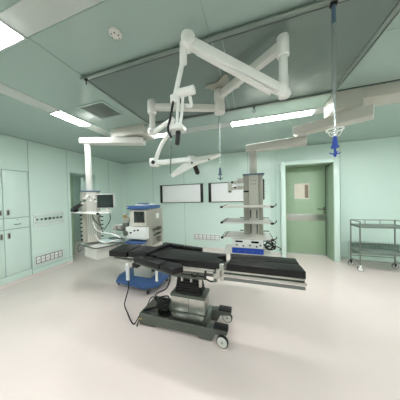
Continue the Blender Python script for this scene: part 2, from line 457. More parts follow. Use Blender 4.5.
d_ = (EE-EL).normalized(); un = Vector((0, 0, 1)) - d_*d_.z; un.normalize()
MB().taper(EL + d_*.08 - un*.052, EE - d_*.08 - un*.036, .04, .016, .04, .016, bev=.003).build('arm_cover', 'white', sa)
MB().cyl(EE + Vector((.02, -.042, .0)), EE + Vector((-.02, .042, .0)), .048, bev=.007).build('arm_joint', 'white', sl)
MB().cyl((-.44, 1.10, 2.64), (-.445, 1.10, 2.50), .027, .026, bev=.004).build('wrist_tube', 'white', sl)
MB().cyl((-.448, 1.10, 2.52), (-.515, 1.10, 2.285), .017, bev=.003).build('wrist_arm', 'white', sl)
MB().box(-.545, -.485, 1.075, 1.125, 2.23, 2.295, .010).build('knuckle', 'white', sl)
MB().cyl((-.495, 1.10, 2.30), (-.365, 1.10, 2.305), .030, bev=.005).build('motor_housing', 'white', sl)
yk = MB().tube([(-.49, 1.10, 2.27), (-.50, 1.10, 2.15), (-.51, 1.10, 2.06)], .010).tube([(-.455, 1.10, 2.27), (-.465, 1.10, 2.16), (-.485, 1.10, 2.06)], .010)
yk.tube([(-.40, 1.10, 2.26), (-.395, 1.10, 2.20), (-.43, 1.10, 2.205)], .012)
yk.build('yoke_bars', 'white', sl)
MB().box(-.55, -.45, 1.05, 1.15, 2.035, 2.075, .01).build('camera_base', 'white', sl)
MB().taper((-.493, 1.10, 2.036), (-.503, 1.09, 1.935), .036, .036, .028, .028, up=(0, 1, 0), bev=.008).build('camera', 'black', sl, 'black camera body')
MB().tube([(-.52, 1.08, 2.24), (-.535, 1.06, 2.12), (-.55, 1.05, 2.04), (-.53, 1.06, 1.98)], .008).build('black_cable', 'rubber', sl)
MB().tube([(-.545, 1.08, 2.05), (-.55, 1.08, 1.9), (-.555, 1.08, 1.735)], .0045).build('thin_cable', 'darksteel', sl)
MB().tube([(-.545, 1.10, 2.05), (-.62, 1.10, 1.975), (-.665, 1.10, 1.90), (-.69, 1.10, 1.83)], .015).build('curved_arm', 'white', sl)
MB().box(-.725, -.675, 1.07, 1.13, 1.80, 1.86, .008).build('arm_end_block', 'white', sl)
MB().cyl((-.69, 1.065, 1.825), (-.69, 1.135, 1.825), .014).build('pivot_pin', 'black', sl)
MB().bar((-.70, 1.10, 1.825), (-.41, 1.12, 1.83), .035, .036, .008).build('lamp_arm', 'white', sl)
# petal head: three petals in a tilted plane
C = Vector((-.395, 1.13, 1.815))
T1 = Vector((-.205, 1.17, 1.858)); T2 = Vector((-.497, .98, 1.702))
nrm = (T1-C).cross(T2-C).normalized()
if nrm.z < 0: nrm = -nrm
ex = (T1-C).normalized(); ey = nrm.cross(ex).normalized()
TT = Matrix((ex, ey, nrm)).transposed().to_4x4(); TT = Matrix.Translation(C) @ TT
def petal(a, L, w):
    pts = [(.0, -.5*w), (.3*L, -.46*w), (.65*L, -.30*w), (.9*L, -.14*w), (L, -.04*w), (L, .04*w), (.9*L, .14*w), (.65*L, .30*w), (.3*L, .46*w), (.0, .5*w)]
    R_ = Matrix.Rotation(a, 4, 'Z')
    return pts, TT @ R_
ang2 = math.atan2((T2-C).dot(ey), (T2-C).dot(ex))
head = MB().cyl(C-nrm*.012, C+nrm*.014, .058, .05, bev=.004).build('lamp_head', 'lampwhite', sl)
for a, L, w in ((0, (T1-C).length, .10), (ang2, (T2-C).length, .10), (ang2+2.1 if ang2 > 0 else ang2-2.1, .15, .10)):
    p, T_ = petal(a, L, w)
    pe = MB().prism(p, -.009, .009, .004, T_).build('petal', 'lampwhite', head)
    q = [(x*.8+.02, y*.72) for x, y in p]
    MB().prism(q, -.0115, -.0085, 0, T_).build('led_window', 'beige', pe)
MB().cyl(C-nrm*.010, C-nrm*.03, .028, bev=.003).cyl(C-nrm*.028 + Vector((.0, 0, 0)), C + Vector((.038, -.03, -.088)), .018, .016, bev=.004).build('sterile_handle', 'black', sl)
g = MB()
for p in ((T1*.55+C*.45), C + Vector((0, -.03, .0))): g.cyl(p+nrm*.005-ey*.045, p+nrm*.01-ey*.062, .006)
g.build('screw', 'black', sl)
# second (rear) arm
JL = Vector((-1.02, 1.587, 0))
MB().bar((-.33, 1.86, 2.55), (JL.x, JL.y, 2.55), .06, .066, .012).build('horizontal_arm', 'offwhite', sl)
MB().cyl((JL.x, JL.y, 2.475), (JL.x, JL.y, 2.615), .047, bev=.012).build('arm_joint', 'offwhite', sl)
MB().cyl((JL.x, JL.y, 2.48), (JL.x, JL.y, 2.31), .030, bev=.003).build('drop_tube', 'offwhite', sl)
MB().cyl((-1.04, 1.55, 2.285), (-1.0, 1.62, 2.285), .04, bev=.01).build('elbow', 'white', sl)
MB().taper((-1.0, 1.585, 2.275), (-.74, 1.50, 2.335), .04, .045, .035, .035, bev=.008).build('spring_arm', 'white', sl)
MB().ball((-.74, 1.50, 2.33), .03).cyl((-.74, 1.5, 2.33), (-.735, 1.5, 2.25), .02).build('arm_end', 'white', sl)
MB().ball((-1.015, 1.545, 2.28), .012).build('pivot_pin', 'black', sl)

# ------------------------------------------------------------------ right supply pendant
rp = thing('supply_pendant', (1.3, 2.7, H), 'beige ceiling pendant on jointed box arms carrying the shelf tower', 'ceiling pendant')
MB().box(.97, 1.26, 2.44, 2.74, 2.59, H-.001, .008).build('ceiling_cover', 'beige', rp)
MB().box(1.26, 3.1, 2.445, 2.74, 2.67, H-.001, .008).build('ceiling_cover', 'beige', rp)
MB().cyl((1.12, 2.58, 2.59), (1.12, 2.58, 2.51), .10, bev=.004).build('pivot', 'beige', rp)
MB().taper((.595, 2.70, 2.455), (1.29, 2.345, 2.455), .16, .105, .17, .115, bev=.005).build('upper_arm', 'beige', rp)
MB().bar((1.29, 2.345, 2.455), (1.298, 2.341, 2.455), .165, .11, .003).build('end_cap', 'white', rp)
MB().box(.62, .74, 2.60, 2.73, 2.365, 2.403, .005).build('joint_disc', 'offwhite', rp)
MB().taper((-.07, 2.85, 2.325), (.74, 2.665, 2.315), .15, .105, .16, .10, bev=.006).build('lower_arm', 'beige', rp)
TSH = -.045
MB().cyl((.025, 2.82, 2.275), (.025, 2.82, 1.90), .057, bev=.003).build('drop_column', 'beige', rp)
MB().box(-.135, .185, 2.68, 2.96, 1.885, 1.905, .006).build('cap_plate', 'navy', rp)
yb = 2.72
MB().box(-.13, -.045, yb, 2.94, .70, 1.885, .008).build('tower_side', 'greige', rp)
MB().box(.095, .16, yb, 2.94, .70, 1.885, .008).build('tower_side', 'greige', rp)
MB().box(-.045, .095, yb-.02, 2.94, .70, 1.885, .006).build('tower_front', 'beige', rp)
g = MB()
for x in (-.01, .02, .05):
    for z in (1.80, 1.745):
        MB().cyl((x, yb-.021, z), (x, yb-.025, z), .006).build('screw', 'black', rp)
g.bm.free()
# vertical recesses between the shelves
g = MB()
for z0, z1 in ((.98, 1.12), (1.22, 1.34)):
    g.box(-.033, -.015, yb-.026, yb-.019, z0, z1, .002); g.box(.06, .075, yb-.026, yb-.019, z0, z1, .002)
g.build('slot', 'jointdark', rp)
MB().box(.165, .182, yb+.02, yb+.05, 1.50, 1.82, .003).build('side_rail', 'black', rp)
g = MB()
for k in range(9): g.box(.182, .196, yb+.02, yb+.045, 1.52+.034*k, 1.53+.034*k, .001)
g.build('rail_clips', 'charcoal', rp)
MB().box(-.125, -.045, yb-.012, yb, 1.62, 1.645, .002).build('clamp', 'black', rp)
MB().box(-.20, .25, yb+.09, yb+.11, 1.20, 1.215, .002).box(-.20, .25, yb+.09, yb+.11, .99, 1.005, .002).build('rear_rail', 'charcoal', rp)
for z in (1.405, 1.172, .945):
    s_ = MB().box(-.43, .25, 2.48, 2.90, z-.012, z+.012, .008).build('shelf', 'offwhite', rp)
    for sx in (-1, 1):
        x = -.43 if sx < 0 else .25
        MB().tube([(x, 2.86, z), (x+.018*sx, 2.84, z+.004), (x+.018*sx, 2.50, z+.004), (x, 2.47, z-.0)], .007).build('side_handle', 'alu', s_)
        MB().cyl((x-.01*sx, 2.472, z), (x+.03*sx, 2.472, z), .015, bev=.003).build('corner_bumper', 'black', s_)
        if sx > 0:
            MB().tube([(x+.025, 2.472, z), (x+.06, 2.49, z+.02), (x+.065, 2.49, z+.045)], .008).build('hook', 'charcoal', s_)
        else:
            MB().tube([(x+.0, 2.48, z+.01), (x+.03, 2.55, z+.02), (x+.03, 2.86, z+.02)], .006).build('hook', 'charcoal', s_)
MB().box(-.43, .25, 2.44, 2.90, .715, .735, .008).build('shelf', 'offwhite', rp)
# articulated bracket with small monitor head on the tower's left side
MB().box(-.225, -.13, yb+.02, yb+.10, 1.70, 1.85, .006).build('bracket_plate', 'beige', rp)
MB().box(-.35, -.14, yb-.02, yb+.06, 1.665, 1.71, .01).box(-.37, -.31, yb-.03, yb+.07, 1.62, 1.79, .01).box(-.30, -.20, yb-.02, yb+.06, 1.76, 1.81, .008).build('bracket_arm', 'beige', rp)
MB().box(-.235, -.12, yb-.035, yb-.02, 1.715, 1.765, .004).build('bracket_display', 'whiteplast', rp)
for p, q in (((-.30, yb-.025, 1.785), .018), ((-.255, yb-.025, 1.70), .016), ((-.34, yb-.03, 1.64), .014)): MB().ball(p, q).build('bracket_knob', 'black', rp)

# electrosurgical unit on the lowest shelf
eu = thing('electrosurgical_unit', (-.07, 2.60, .735), 'white and royal blue boxed device with knobs, on the lowest shelf of the tower', 'medical device')
MB().box(-.29, .14, 2.455, 2.70, .737, .945, .008).build('housing', 'cream', eu)
MB().box(-.292, .142, 2.443, 2.457, .737, .815, .004).build('lower_fascia', 'royal', eu)
MB().box(-.285, .135, 2.443, 2.457, .819, .938, .003).build('upper_fascia', 'whiteplast', eu)
for x, z in ((-.22, .86), (-.13, .85), (-.04, .86), (.05, .85), (.10, .87)):
    MB().cyl((x, 2.444, z), (x, 2.43, z), .012, bev=.002).build('knob', 'charcoal', eu)
MB().box(-.24, -.14, 2.440, 2.444, .90, .922, 0).build('display', 'glass', eu)
MB().box(-.02, .08, 2.440, 2.444, .895, .922, 0).build('display', 'glass', eu)
for x in (-.2, -.1, .0):
    MB().cyl((x, 2.444, .775), (x, 2.435, .775), .009).build('socket', 'navy', eu)
cb = MB()
for k in range(7):
    pts = []
    for q in range(9):
        a = 2*PI*q/8 + k; r_ = .055 + random.uniform(-.02, .02)
        pts.append((.235 + r_*1.3*math.cos(a), 2.62 + random.uniform(-.03, .03), .825 + r_*.8*math.sin(a) + (.01*k-.03)))
    cb.tube(pts, .006, 8)
cb.tube([(.25, 2.6, .80), (.33, 2.56, .83), (.38, 2.56, .80), (.36, 2.6, .775)], .006, 8)
tag(cb.build('cable_coil', 'rubber'), 'black tangled cable coil beside the blue and white device on the tower', 'cable')

# ------------------------------------------------------------------ left anaesthesia pendant
lp = thing('anaesthesia_pendant', (-2.3, 2.5, H), 'white ceiling pendant on the left with console, monitor shelf and drawer tray', 'ceiling pendant')
MB().box(-2.38, -1.69, 2.37, 2.72, 2.65, H-.001, .006).build('ceiling_cover', 'beige', lp)
MB().cyl((-1.95, 2.52, 2.65), (-1.95, 2.52, 2.62), .09, bev=.004).build('pivot', 'beige', lp)
MB().taper((-2.84, 2.19, 2.585), (-1.79, 2.52, 2.565), .15, .09, .15, .11, bev=.008).build('boom_arm', 'offwhite', lp)
MB().cyl((-2.74, 2.22, 2.545), (-2.74, 2.22, 1.70), .050, bev=.004).build('drop_column', 'offwhite', lp)
# console, rotated slightly; built round the column axis
RZ = Matrix.Translation((-2.74, 2.22, 0)) @ Matrix.Rotation(math.radians(58), 4, 'Z')
RS = Matrix.Translation((-2.74, 2.22, 0)) @ Matrix.Rotation(math.radians(-14), 4, 'Z')
MB().box(-.13, .15, -.13, .17, 1.695, 1.715, .005, T=RZ).build('cap_plate', 'navy', lp)
MB().box(-.12, -.06, -.12, .16, .83, 1.695, .008, T=RZ).build('console_side', 'greige', lp)
MB().box(-.06, .08, -.125, .16, .83, 1.695, .008, T=RZ).build('console_front', 'beige', lp)
MB().box(.08, .14, -.12, .16, .83, 1.695, .008, T=RZ).build('console_side', 'greige', lp)
g = MB()
for k in range(7): MB().cyl(RZ @ Vector((-.12, -.03, .88+.07*k)), RZ @ Vector((-.15, -.03, .88+.07*k)), .014).build('gas_outlet', 'black', lp)
g = MB()
for k in range(6): MB().cyl(RZ @ Vector((.14, -.05, .90+.07*k)), RZ @ Vector((.19, -.07, .90+.07*k)), .010).build('gas_outlet', 'black', lp)
g = MB()
for k in range(5): g.box(-.045+.03*k, -.035+.03*k, -.13, -.124, .95, 1.3, .001, T=RZ)
g.build('slot', 'joint', lp)
g = MB()
for x, z in ((-.05, 1.63), (.04, 1.60), (.0, 1.55), (.07, 1.53)): MB().cyl(RZ @ Vector((x, -.125, z)), RZ @ Vector((x, -.14, z)), .018).build('gauge', 'white', lp)
g = MB()
for x, z in ((-.02, 1.61), (.06, 1.56), (-.06, 1.58)): MB().cyl(RZ @ Vector((x, -.125, z)), RZ @ Vector((x, -.145, z)), .01).build('gauge_knob', 'black', lp)
# shelf at monitor height
MB().box(-.14, .70, -.24, -.03, 1.345, 1.362, .006, T=RS).build('monitor_shelf', 'white', lp)
MB().cyl(RS @ Vector((.69, -.23, 1.355)), RS @ Vector((.74, -.24, 1.358)), .016, bev=.003).build('shelf_bumper', 'black', lp)
# tray and drawer at the bottom
ts = MB().prism([(-3.0, 2.24), (-2.97, 2.195), (-2.50, 2.075), (-2.455, 2.09), (-2.25, 2.46), (-2.27, 2.50), (-2.75, 2.62)], .745, .775, .010).build('lower_tray', 'offwhite', lp)
MB().tube([(-3.0, 2.20, .757), (-2.49, 2.065, .757), (-2.44, 2.085, .757), (-2.24, 2.46, .757)], .010, smooth=False).build('edge_rail', 'charcoal', ts)
MB().prism([(-2.89, 2.215), (-2.51, 2.12), (-2.34, 2.42), (-2.75, 2.52)], .545, .744, .006).build('drawer', 'offwhite', lp)
MB().tube([(-3.0, 2.2, .76), (-3.03, 2.19, .68), (-3.01, 2.19, .62), (-2.97, 2.2, .64)], .010).build('drawer_hook', 'charcoal', lp)
# circuit hoses hanging below the monitor shelf
g = MB()
g.tube([(-2.44, 2.02, 1.33), (-2.40, 2.0, 1.25), (-2.30, 2.0, 1.17), (-2.24, 2.0, 1.12)], .008)
g.tube([(-2.12, 2.05, 1.34), (-2.10, 2.03, 1.24), (-2.16, 2.02, 1.15), (-2.22, 2.02, 1.08)], .007)
g.tube([(-2.30, 2.05, 1.34), (-2.33, 2.03, 1.25), (-2.27, 2.02, 1.12), (-2.24, 2.02, 1.02)], .008)
g.build('breathing_hose', 'charcoal', lp)
g = MB()
g.tube([(-2.44, 2.02, 1.2), (-2.36, 2.0, 1.10), (-2.25, 2.0, 1.05), (-2.1, 2.05, 1.02), (-1.98, 2.1, .95)], .008)
g.tube([(-2.42, 2.04, 1.0), (-2.3, 2.0, .92), (-2.15, 2.0, .90), (-2.0, 2.08, .93)], .008)
g.build('white_hose', 'whiteplast', lp)

# monitor on the shelf
mo = thing('patient_monitor', (-2.27, 2.12, 1.365), 'flat white-cased monitor with dark screen on the left pendant shelf', 'monitor')
RM = Matrix.Translation((-2.275, 2.11, 1.365)) @ Matrix.Rotation(math.radians(4), 4, 'Z')
MB().box(-.165, .160, .0, .04, .06, .285, .012, T=RM).build('casing', 'whiteplast', mo)
MB().box(-.150, .158, -.008, .002, .062, .275, .004, T=RM).build('bezel', 'black', mo)
MB().box(-.125, .132, -.0105, -.0075, .095, .253, .0, T=RM).build('screen', 'screen', mo)
MB().box(-.09, .09, -.03, .09, .0, .012, .004, T=RM).box(-.03, .03, .02, .05, .012, .075, .004, T=RM).build('stand', 'offwhite', mo)
# dark handset lying at the left of the shelf
hs = thing('suction_regulator', (-2.72, 2.0, 1.36), 'black angled handpiece with pale head clipped at the left pendant console', 'handpiece')
MB().taper((-2.78, 1.98, 1.42), (-2.62, 1.99, 1.50), .06, .07, .05, .05, bev=.015).box(-2.84, -2.74, 1.95, 2.02, 1.364, 1.43, .015).build('grip', 'black', hs)
MB().taper((-2.62, 1.99, 1.50), (-2.52, 2.0, 1.61), .06, .05, .04, .04, bev=.012).build('head', 'offwhite', hs)
MB().ball((-2.55, 1.97, 1.55), .025).ball((-2.60, 1.96, 1.53), .018).build('valve', 'charcoal', hs)

# ------------------------------------------------------------------ anaesthesia machine
am = thing('anaesthesia_machine', (-1.93, 2.65, 0), 'cream anaesthesia machine with blue top and blue wheeled base behind the table head', 'anaesthesia machine')
MB().prism([(-2.42, 2.50), (-2.30, 2.30), (-1.68, 2.24), (-1.50, 2.36), (-1.48, 2.84), (-1.62, 2.96), (-2.30, 2.96), (-2.42, 2.86)], .09, .145, .02).build('base', 'blue', am)
def caster(cx, cy, r, parent, wheel='offwhite', hub='black', w=.03, axis=(1, 0, 0), top=None, plates=True):
    a = Vector(axis).normalized(); c = Vector((cx, cy, r))
    wobj = MB().cyl(c-a*w/2, c+a*w/2, r, bev=.004, seg=28).build('caster', 'rubber', parent)
    MB().cyl(c-a*(w/2+.003), c+a*(w/2+.003), r*.86, bev=.002, seg=28).build('hub', wheel, wobj)
    MB().cyl(c-a*(w/2+.006), c+a*(w/2+.006), r*.22).build('axle', hub, wobj)
    if not plates:
        MB().cyl(c, c + a*.06, r*.18).build('axle_arm', 'charcoal', wobj)
        return wobj
    tz = top or 2*r+.03
    fk = MB().box(cx-.02, cx+.02, cy-.018, cy+.018, max(2*r-.002, tz-.03), tz, .004)
    fk.bar(c+a*(w/2+.009), Vector((cx, cy, tz-.012))+a*(w/2+.007), .026, .005, .001, up=a)
    fk.bar(c-a*(w/2+.009), Vector((cx, cy, tz-.012))-a*(w/2+.007), .026, .005, .001, up=a)
    fk.build('fork', hub, wobj)
    return wobj
for x, y in ((-2.34, 2.42), (-1.64, 2.30), (-1.55, 2.76), (-2.31, 2.86)): caster(x, y, .035, am, 'charcoal', 'charcoal', .028, (1, .2, 0), .092)
X0, X1, Y0, Y1 = -2.12, -1.72, 2.45, 2.95
MB().box(X0+.03, X1-.01, Y0+.06, Y1-.02, .145, .70, .01).build('lower_cabinet', 'cream', am)
MB().box(X0, X1-.10, Y0+.03, Y1, .70, 1.365, .012).build('upper_cabinet', 'cream', am)
MB().box(X1-.10, X1, Y0+.02, Y1, 1.02, 1.365, .006).box(X1-.10, X1, Y0+.02, Y0+.14, .70, 1.02, .004).box(X1-.10, X1, Y1-.06, Y1, .70, 1.02, .004).box(X1-.10, X1, Y0+.14, Y1-.06, .92, .945, .003).box(X1-.10, X1, Y0+.14, Y1-.06, .84, .86, .003).build('side_panel', 'greige', am)
MB().box(X1, X1+.004, Y0+.26, Y0+.36, 1.18, 1.28, .001).build('side_label', 'whiteplast', am)
MB().prism([(X0-.03, Y0+.0), (X0+.15, Y0-.035), (X1-.10, Y0-.035), (X1+.01, Y0), (X1+.01, Y1-.1), (X0-.03, Y1-.1)], 1.372, 1.432, .012).build('top_tray', 'blue', am)
MB().box(X0+.09, X1-.10, Y0+.05, Y1-.1, 1.433, 1.455, .008).build('top_unit', 'whiteplast', am)
MB().box(X0+.13, X0+.30, Y0+.08, Y0+.22, 1.456, 1.474, .006).build('top_unit', 'blue', am)
MB().box(X0-.015, X0+.01, Y0-.02, Y0-.005, 1.402, 1.414, 0).build('badge', 'whiteplast', am)
MB().box(X0+.09, X1-.04, Y0-.01, Y0+.04, 1.08, 1.35, .008).build('screen_housing', 'cream', am)
MB().box(X0+.13, X1-.055, Y0-.018, Y0-.008, 1.14, 1.335, .004).build('screen', 'glass', am)
MB().box(X0+.12, X1-.09, Y0-.04, Y0-.0, 1.085, 1.10, .003).build('ledge', 'offwhite', am)
MB().box(X0-.02, X1-.0, Y0-.06, Y0+.04, .86, 1.065, .014).build('control_block', 'whiteplast', am)
MB().cyl((X0-.005, Y0-.062, .955), (X0-.005, Y0-.085, .955), .045, bev=.004).build('pressure_gauge', 'charcoal', am)
for x, z in ((X0+.10, .97), (X0+.18, 1.01), (X0+.25, 1.02)): MB().cyl((x, Y0-.06, z), (x, Y0-.085, z), .013, bev=.002).build('knob', 'black', am)
MB().box(X0-.01, X1-.04, Y0-.12, Y0+.03, .79, .825, .012).build('work_shelf', 'blue', am)
MB().box(X0+.0, X0+.15, Y0-.08, Y0+.02, .70, .79, .01).build('bellows_base', 'navy', am)
# absorber and flow-meter block on the left side
MB().cyl((X0-.10, Y0+.05, .90), (X0-.10, Y0+.05, 1.12), .055, bev=.006).build('absorber_canister', 'xray', am)
MB().box(X0-.14, X0-.02, Y0+.02, Y0+.12, 1.13, 1.22, .006).build('vaporiser', 'beige', am)
MB().box(X0-.12, X0-.06, Y0+.0, Y0+.02, 1.22, 1.27, .004).build('vaporiser_cap', 'orange', am)
MB().cyl((X0-.10, Y0+.05, 1.12), (X0-.06, Y0+.05, 1.3), .012).build('post', 'steel', am)
MB().tube([(X0-.10, Y0, .93), (X0-.20, Y0-.06, .90), (X0-.30, Y0-.05, .98), (X0-.36, Y0, .92)], .011).build('breathing_hose', 'whiteplast', am)
MB().tube([(X0-.06, Y0-.02, 1.0), (X0-.14, Y0-.1, 1.02), (X0-.2, Y0-.08, 1.08)], .012).build('breathing_hose', 'charcoal', am)
MB().box(X0-.34, X0-.15, Y0-.02, Y0+.12, .99, 1.08, .01).build('side_module', 'beige', am)
MB().box(X0-.5, X0-.05, Y0-.2, Y0-.0, .83, .852, .008).build('side_tray', 'paleblue', am)
MB().tube([(X0-.35, Y0-.1, .855), (X0-.2, Y0-.12, .88), (X0-.05, Y0-.1, .87), (X0-.0, Y0-.12, .84)], .014).build('hose_bundle', 'charcoal', am)

# ------------------------------------------------------------------ operating table
ot = thing('operating_table', (-.78, 1.89, 0), 'black-padded operating table on a steel wheeled base in the middle of the room', 'operating table')
# base shell: main block with an arched side and two forks
def base_side(y0, y1):
    m = MB()
    prof = [(-1.355, .012), (-1.14, .012), (-1.12, .05), (-.60, .05), (-.58, .012), (-.44, .012), (-.40, .10), (-.28, .108), (-.262, .15), (-.40, .160), (-.52, .142), (-1.355, .142)]
    a = [m.bm.verts.new((x, y0, z)) for x, z in prof]; b = [m.bm.verts.new((x, y1, z)) for x, z in prof]
    n = len(prof)
    fa = m.bm.faces.new(a); fb = m.bm.faces.new(b[::-1])
    for i in range(n): m.bm.faces.new((a[i], b[i], b[(i+1) % n], a[(i+1) % n]))
    bmesh.ops.bevel(m.bm, geom=list(fa.edges)+list(fb.edges), offset=.006, segments=2, affect='EDGES', profile=.5)
    return m
for y0, y1 in ((1.70, 1.78), (2.00, 2.08)): base_side(y0, y1).build('base_side', 'charcoal', ot)
MB().box(-1.35, -.50, 1.775, 2.005, .065, .134, .006).build('base_block', 'charcoal', ot)
MB().box(-1.35, -.50, 1.705, 2.075, .143, .151, .003).build('base_cover', 'darksteel', ot, 'polished steel cover')
MB().cyl((-1.33, 1.701, .08), (-1.33, 1.694, .08), .013).build('side_button', 'orange', ot)
for y0, y1 in ((1.695, 1.785), (1.995, 2.085)):
    MB().box(-.42, -.265, y0, y1, .152, .176, .008).build('foot_pedal', 'black', ot)
for y in (1.675, 2.04): caster(-.318, y, .062, ot, 'offwhite', 'greige', .028, (.12, 1, 0), None, False)
for y in (1.79, 1.99):
    caster(-1.28, y, .030, ot, 'charcoal', 'charcoal', .025, (0, 1, 0), .062)
# column
MB().box(-.995, -.555, 1.86, 2.07, .152, .33, .006).build('column_casing', 'steel', ot)
MB().prism([(-1.0, 1.852), (-.548, 1.852), (-.548, 2.08), (-1.0, 2.08)], .331, .372, .006).build('column_lid', 'charcoal', ot)
MB().box(-.765, -.762, 1.856, 1.861, .155, .325, 0).build('casing_seam', 'jointdark', ot)
g = MB()
for k in range(7): g.box(-.945+.006*k, -.60-.006*k, 1.875, 2.05, .374+.034*k, .404+.034*k, .010)
g.build('bellows', 'rubber', ot)
for x in (-.84, -.72): MB().cyl((x, 1.865, .54), (x, 1.865, .61), .014).build('hydraulic_strut', 'steel', ot)
MB().box(-.93, -.54, 1.79, 2.03, .61, .655, .012).build('saddle', 'charcoal', ot)
MB().cyl((-.60, 1.85, .50), (-.60, 1.85, .62), .020, bev=.004).build('tilt_cylinder', 'steel', ot)
# top frame
MB().box(-1.10, -.36, 1.80, 2.02, .66, .685, .006).build('sub_frame', 'xray', ot)
MB().box(-1.12, -.36, 1.76, 1.79, .705, .755, .004).build('side_rail', 'xray', ot)
MB().box(-.95, -.42, 1.742, 1.754, .725, .75, .003).build('accessory_rail', 'steel', ot)
MB().box(-1.12, -.36, 2.03, 2.06, .705, .755, .004).build('side_rail', 'steel', ot)
MB().box(-1.20, -.34, 1.76, 2.06, .757, .775, .004).build('pad_board', 'xray', ot)
g = MB()
for x in (-.90, -.6): g.tube([(x, 1.78, .70), (x-.02, 1.76, .665), (x-.06, 1.76, .66), (x-.08, 1.78, .68)], .008)
g.build('rail_handle', 'black', ot)
# hip joint between body and leg section
MB().box(-.385, -.315, 1.735, 2.06, .70, .79, .008).box(-.415, -.36, 1.73, 1.77, .645, .74, .006).box(-.345, -.30, 1.735, 1.775, .66, .845, .006).build('hip_joint', 'steel', ot)
MB().cyl((-.39, 1.728, .665), (-.39, 1.715, .665), .018, bev=.003).build('joint_knob', 'charcoal', ot)
MB().tube([(-.50, 1.75, .655), (-.44, 1.74, .64), (-.40, 1.74, .655)], .009).build('release_lever', 'black', ot)
MB().bar((-.51, 1.745, .65), (-.50, 1.745, .755), .03, .02, .003).build('rail_clamp', 'black', ot)
# leg section
MB().box(-.31, .46, 1.76, 1.785, .715, .745, .003).box(-.31, .46, 2.03, 2.055, .715, .745, .003).box(.435, .46, 1.76, 2.055, .715, .745, .003).build('leg_frame', 'charcoal', ot)
MB().box(-.33, .47, 1.735, 1.750, .715, .742, .004).build('accessory_rail', 'steel', ot)
MB().box(-.33, .46, 1.74, 1.76, .672, .700, .004).build('lower_rail', 'xray', ot)
MB().box(-.31, .46, 1.755, 2.06, .750, .772, .004).build('pad_board', 'steel', ot)
# pads
def pad(poly, z0, z1, name, bev=.008, T=None):
    m = MB(); m.prism(poly, z0, z1, 0, T)
    hz = [e for e in m.bm.edges]
    bmesh.ops.bevel(m.bm, geom=hz, offset=bev, segments=3, affect='EDGES', profile=.5)
    return m.build(name, 'pad', ot)
# leg pads: two halves side by side, notch at the hip end
pad([(-.275, 1.74), (.465, 1.74), (.455, 1.908), (-.255, 1.908), (-.235, 1.87)], .776, .85, 'leg_pad')
pad([(-.235, 1.962), (-.255, 1.920), (.452, 1.920), (.455, 2.09), (-.275, 2.085)], .776, .85, 'leg_pad')
# body pad with perineal notch
pad([(-1.12, 1.745), (-.335, 1.745), (-.325, 1.86), (-.40, 1.875), (-.42, 1.91), (-.40, 1.945), (-.31, 1.96), (-.315, 2.05), (-1.16, 2.10)], .776, .85, 'body_pad')
# shoulder bolster and back pad
pad([(-1.345, 1.79), (-1.275, 1.77), (-1.16, 2.20), (-1.24, 2.23)], .80, .885, 'bolster', .010)
pad([(-1.26, 1.80), (-1.13, 1.78), (-1.08, 2.12), (-1.16, 2.16)], .78, .855, 'back_pad', .008)
pad([(-1.605, 1.83), (-1.365, 1.81), (-1.29, 2.12), (-1.60, 2.14)], .776, .848, 'shoulder_pad')
pad([(-1.905, 1.80), (-1.625, 1.82), (-1.625, 2.15), (-1.96, 2.145)], .770, .85, 'head_pad')
MB().box(-1.86, -1.15, 1.85, 1.88, .70, .772, .004).box(-1.86, -1.15, 2.08, 2.11, .70, .772, .004).build('head_frame', 'charcoal', ot)
MB().box(-1.90, -1.50, 1.815, 1.832, .715, .745, .004).build('accessory_rail', 'steel', ot)
MB().box(-1.89, -1.16, 1.84, 2.12, .755, .774, .004).build('pad_board', 'steel', ot)
MB().box(-1.50, -1.45, 1.79, 1.83, .70, .76, .006).build('rail_clamp', 'steel', ot)
MB().box(-1.20, -1.14, 1.775, 1.83, .66, .755, .006).build('rail_clamp', 'steel', ot)
MB().box(-1.46, -1.38, 1.72, 1.80, .69, .75, .008).build('clamp_block', 'black', ot)
MB().cyl((-1.15, 1.76, .70), (-1.15, 1.72, .70), .028, bev=.004).build('clamp_knob', 'black', ot)
# arm boards
pad([(-1.405, 1.68), (-1.265, 1.75), (-.930, 1.665), (-.975, 1.560)], .785, .852, 'arm_pad', .008)
pad([(-.955, 1.550), (-.912, 1.660), (-.745, 1.645), (-.690, 1.57), (-.775, 1.485)], .785, .848, 'arm_pad', .008)
MB().prism([(-1.37, 1.685), (-1.27, 1.735), (-.77, 1.63), (-.72, 1.57), (-.79, 1.51)], .765, .783, .003).build('arm_board', 'charcoal', ot)
pad([(-1.34, 2.27), (-1.32, 2.34), (-.97, 2.262), (-.98, 2.19)], .80, .862, 'arm_pad', .008)
pad([(-.965, 2.186), (-.955, 2.258), (-.66, 2.195), (-.665, 2.13)], .80, .862, 'arm_pad', .008)
MB().bar((-1.3, 2.28, .792), (-.68, 2.15, .792), .06, .014, .002).bar((-1.16, 2.06, .765), (-1.10, 2.24, .785), .04, .02, .003).build('arm_board', 'charcoal', ot)
# steel trims under pads
MB().box(-1.13, -.40, 1.735, 1.747, .757, .775, .002).build('pad_trim', 'steel', ot)

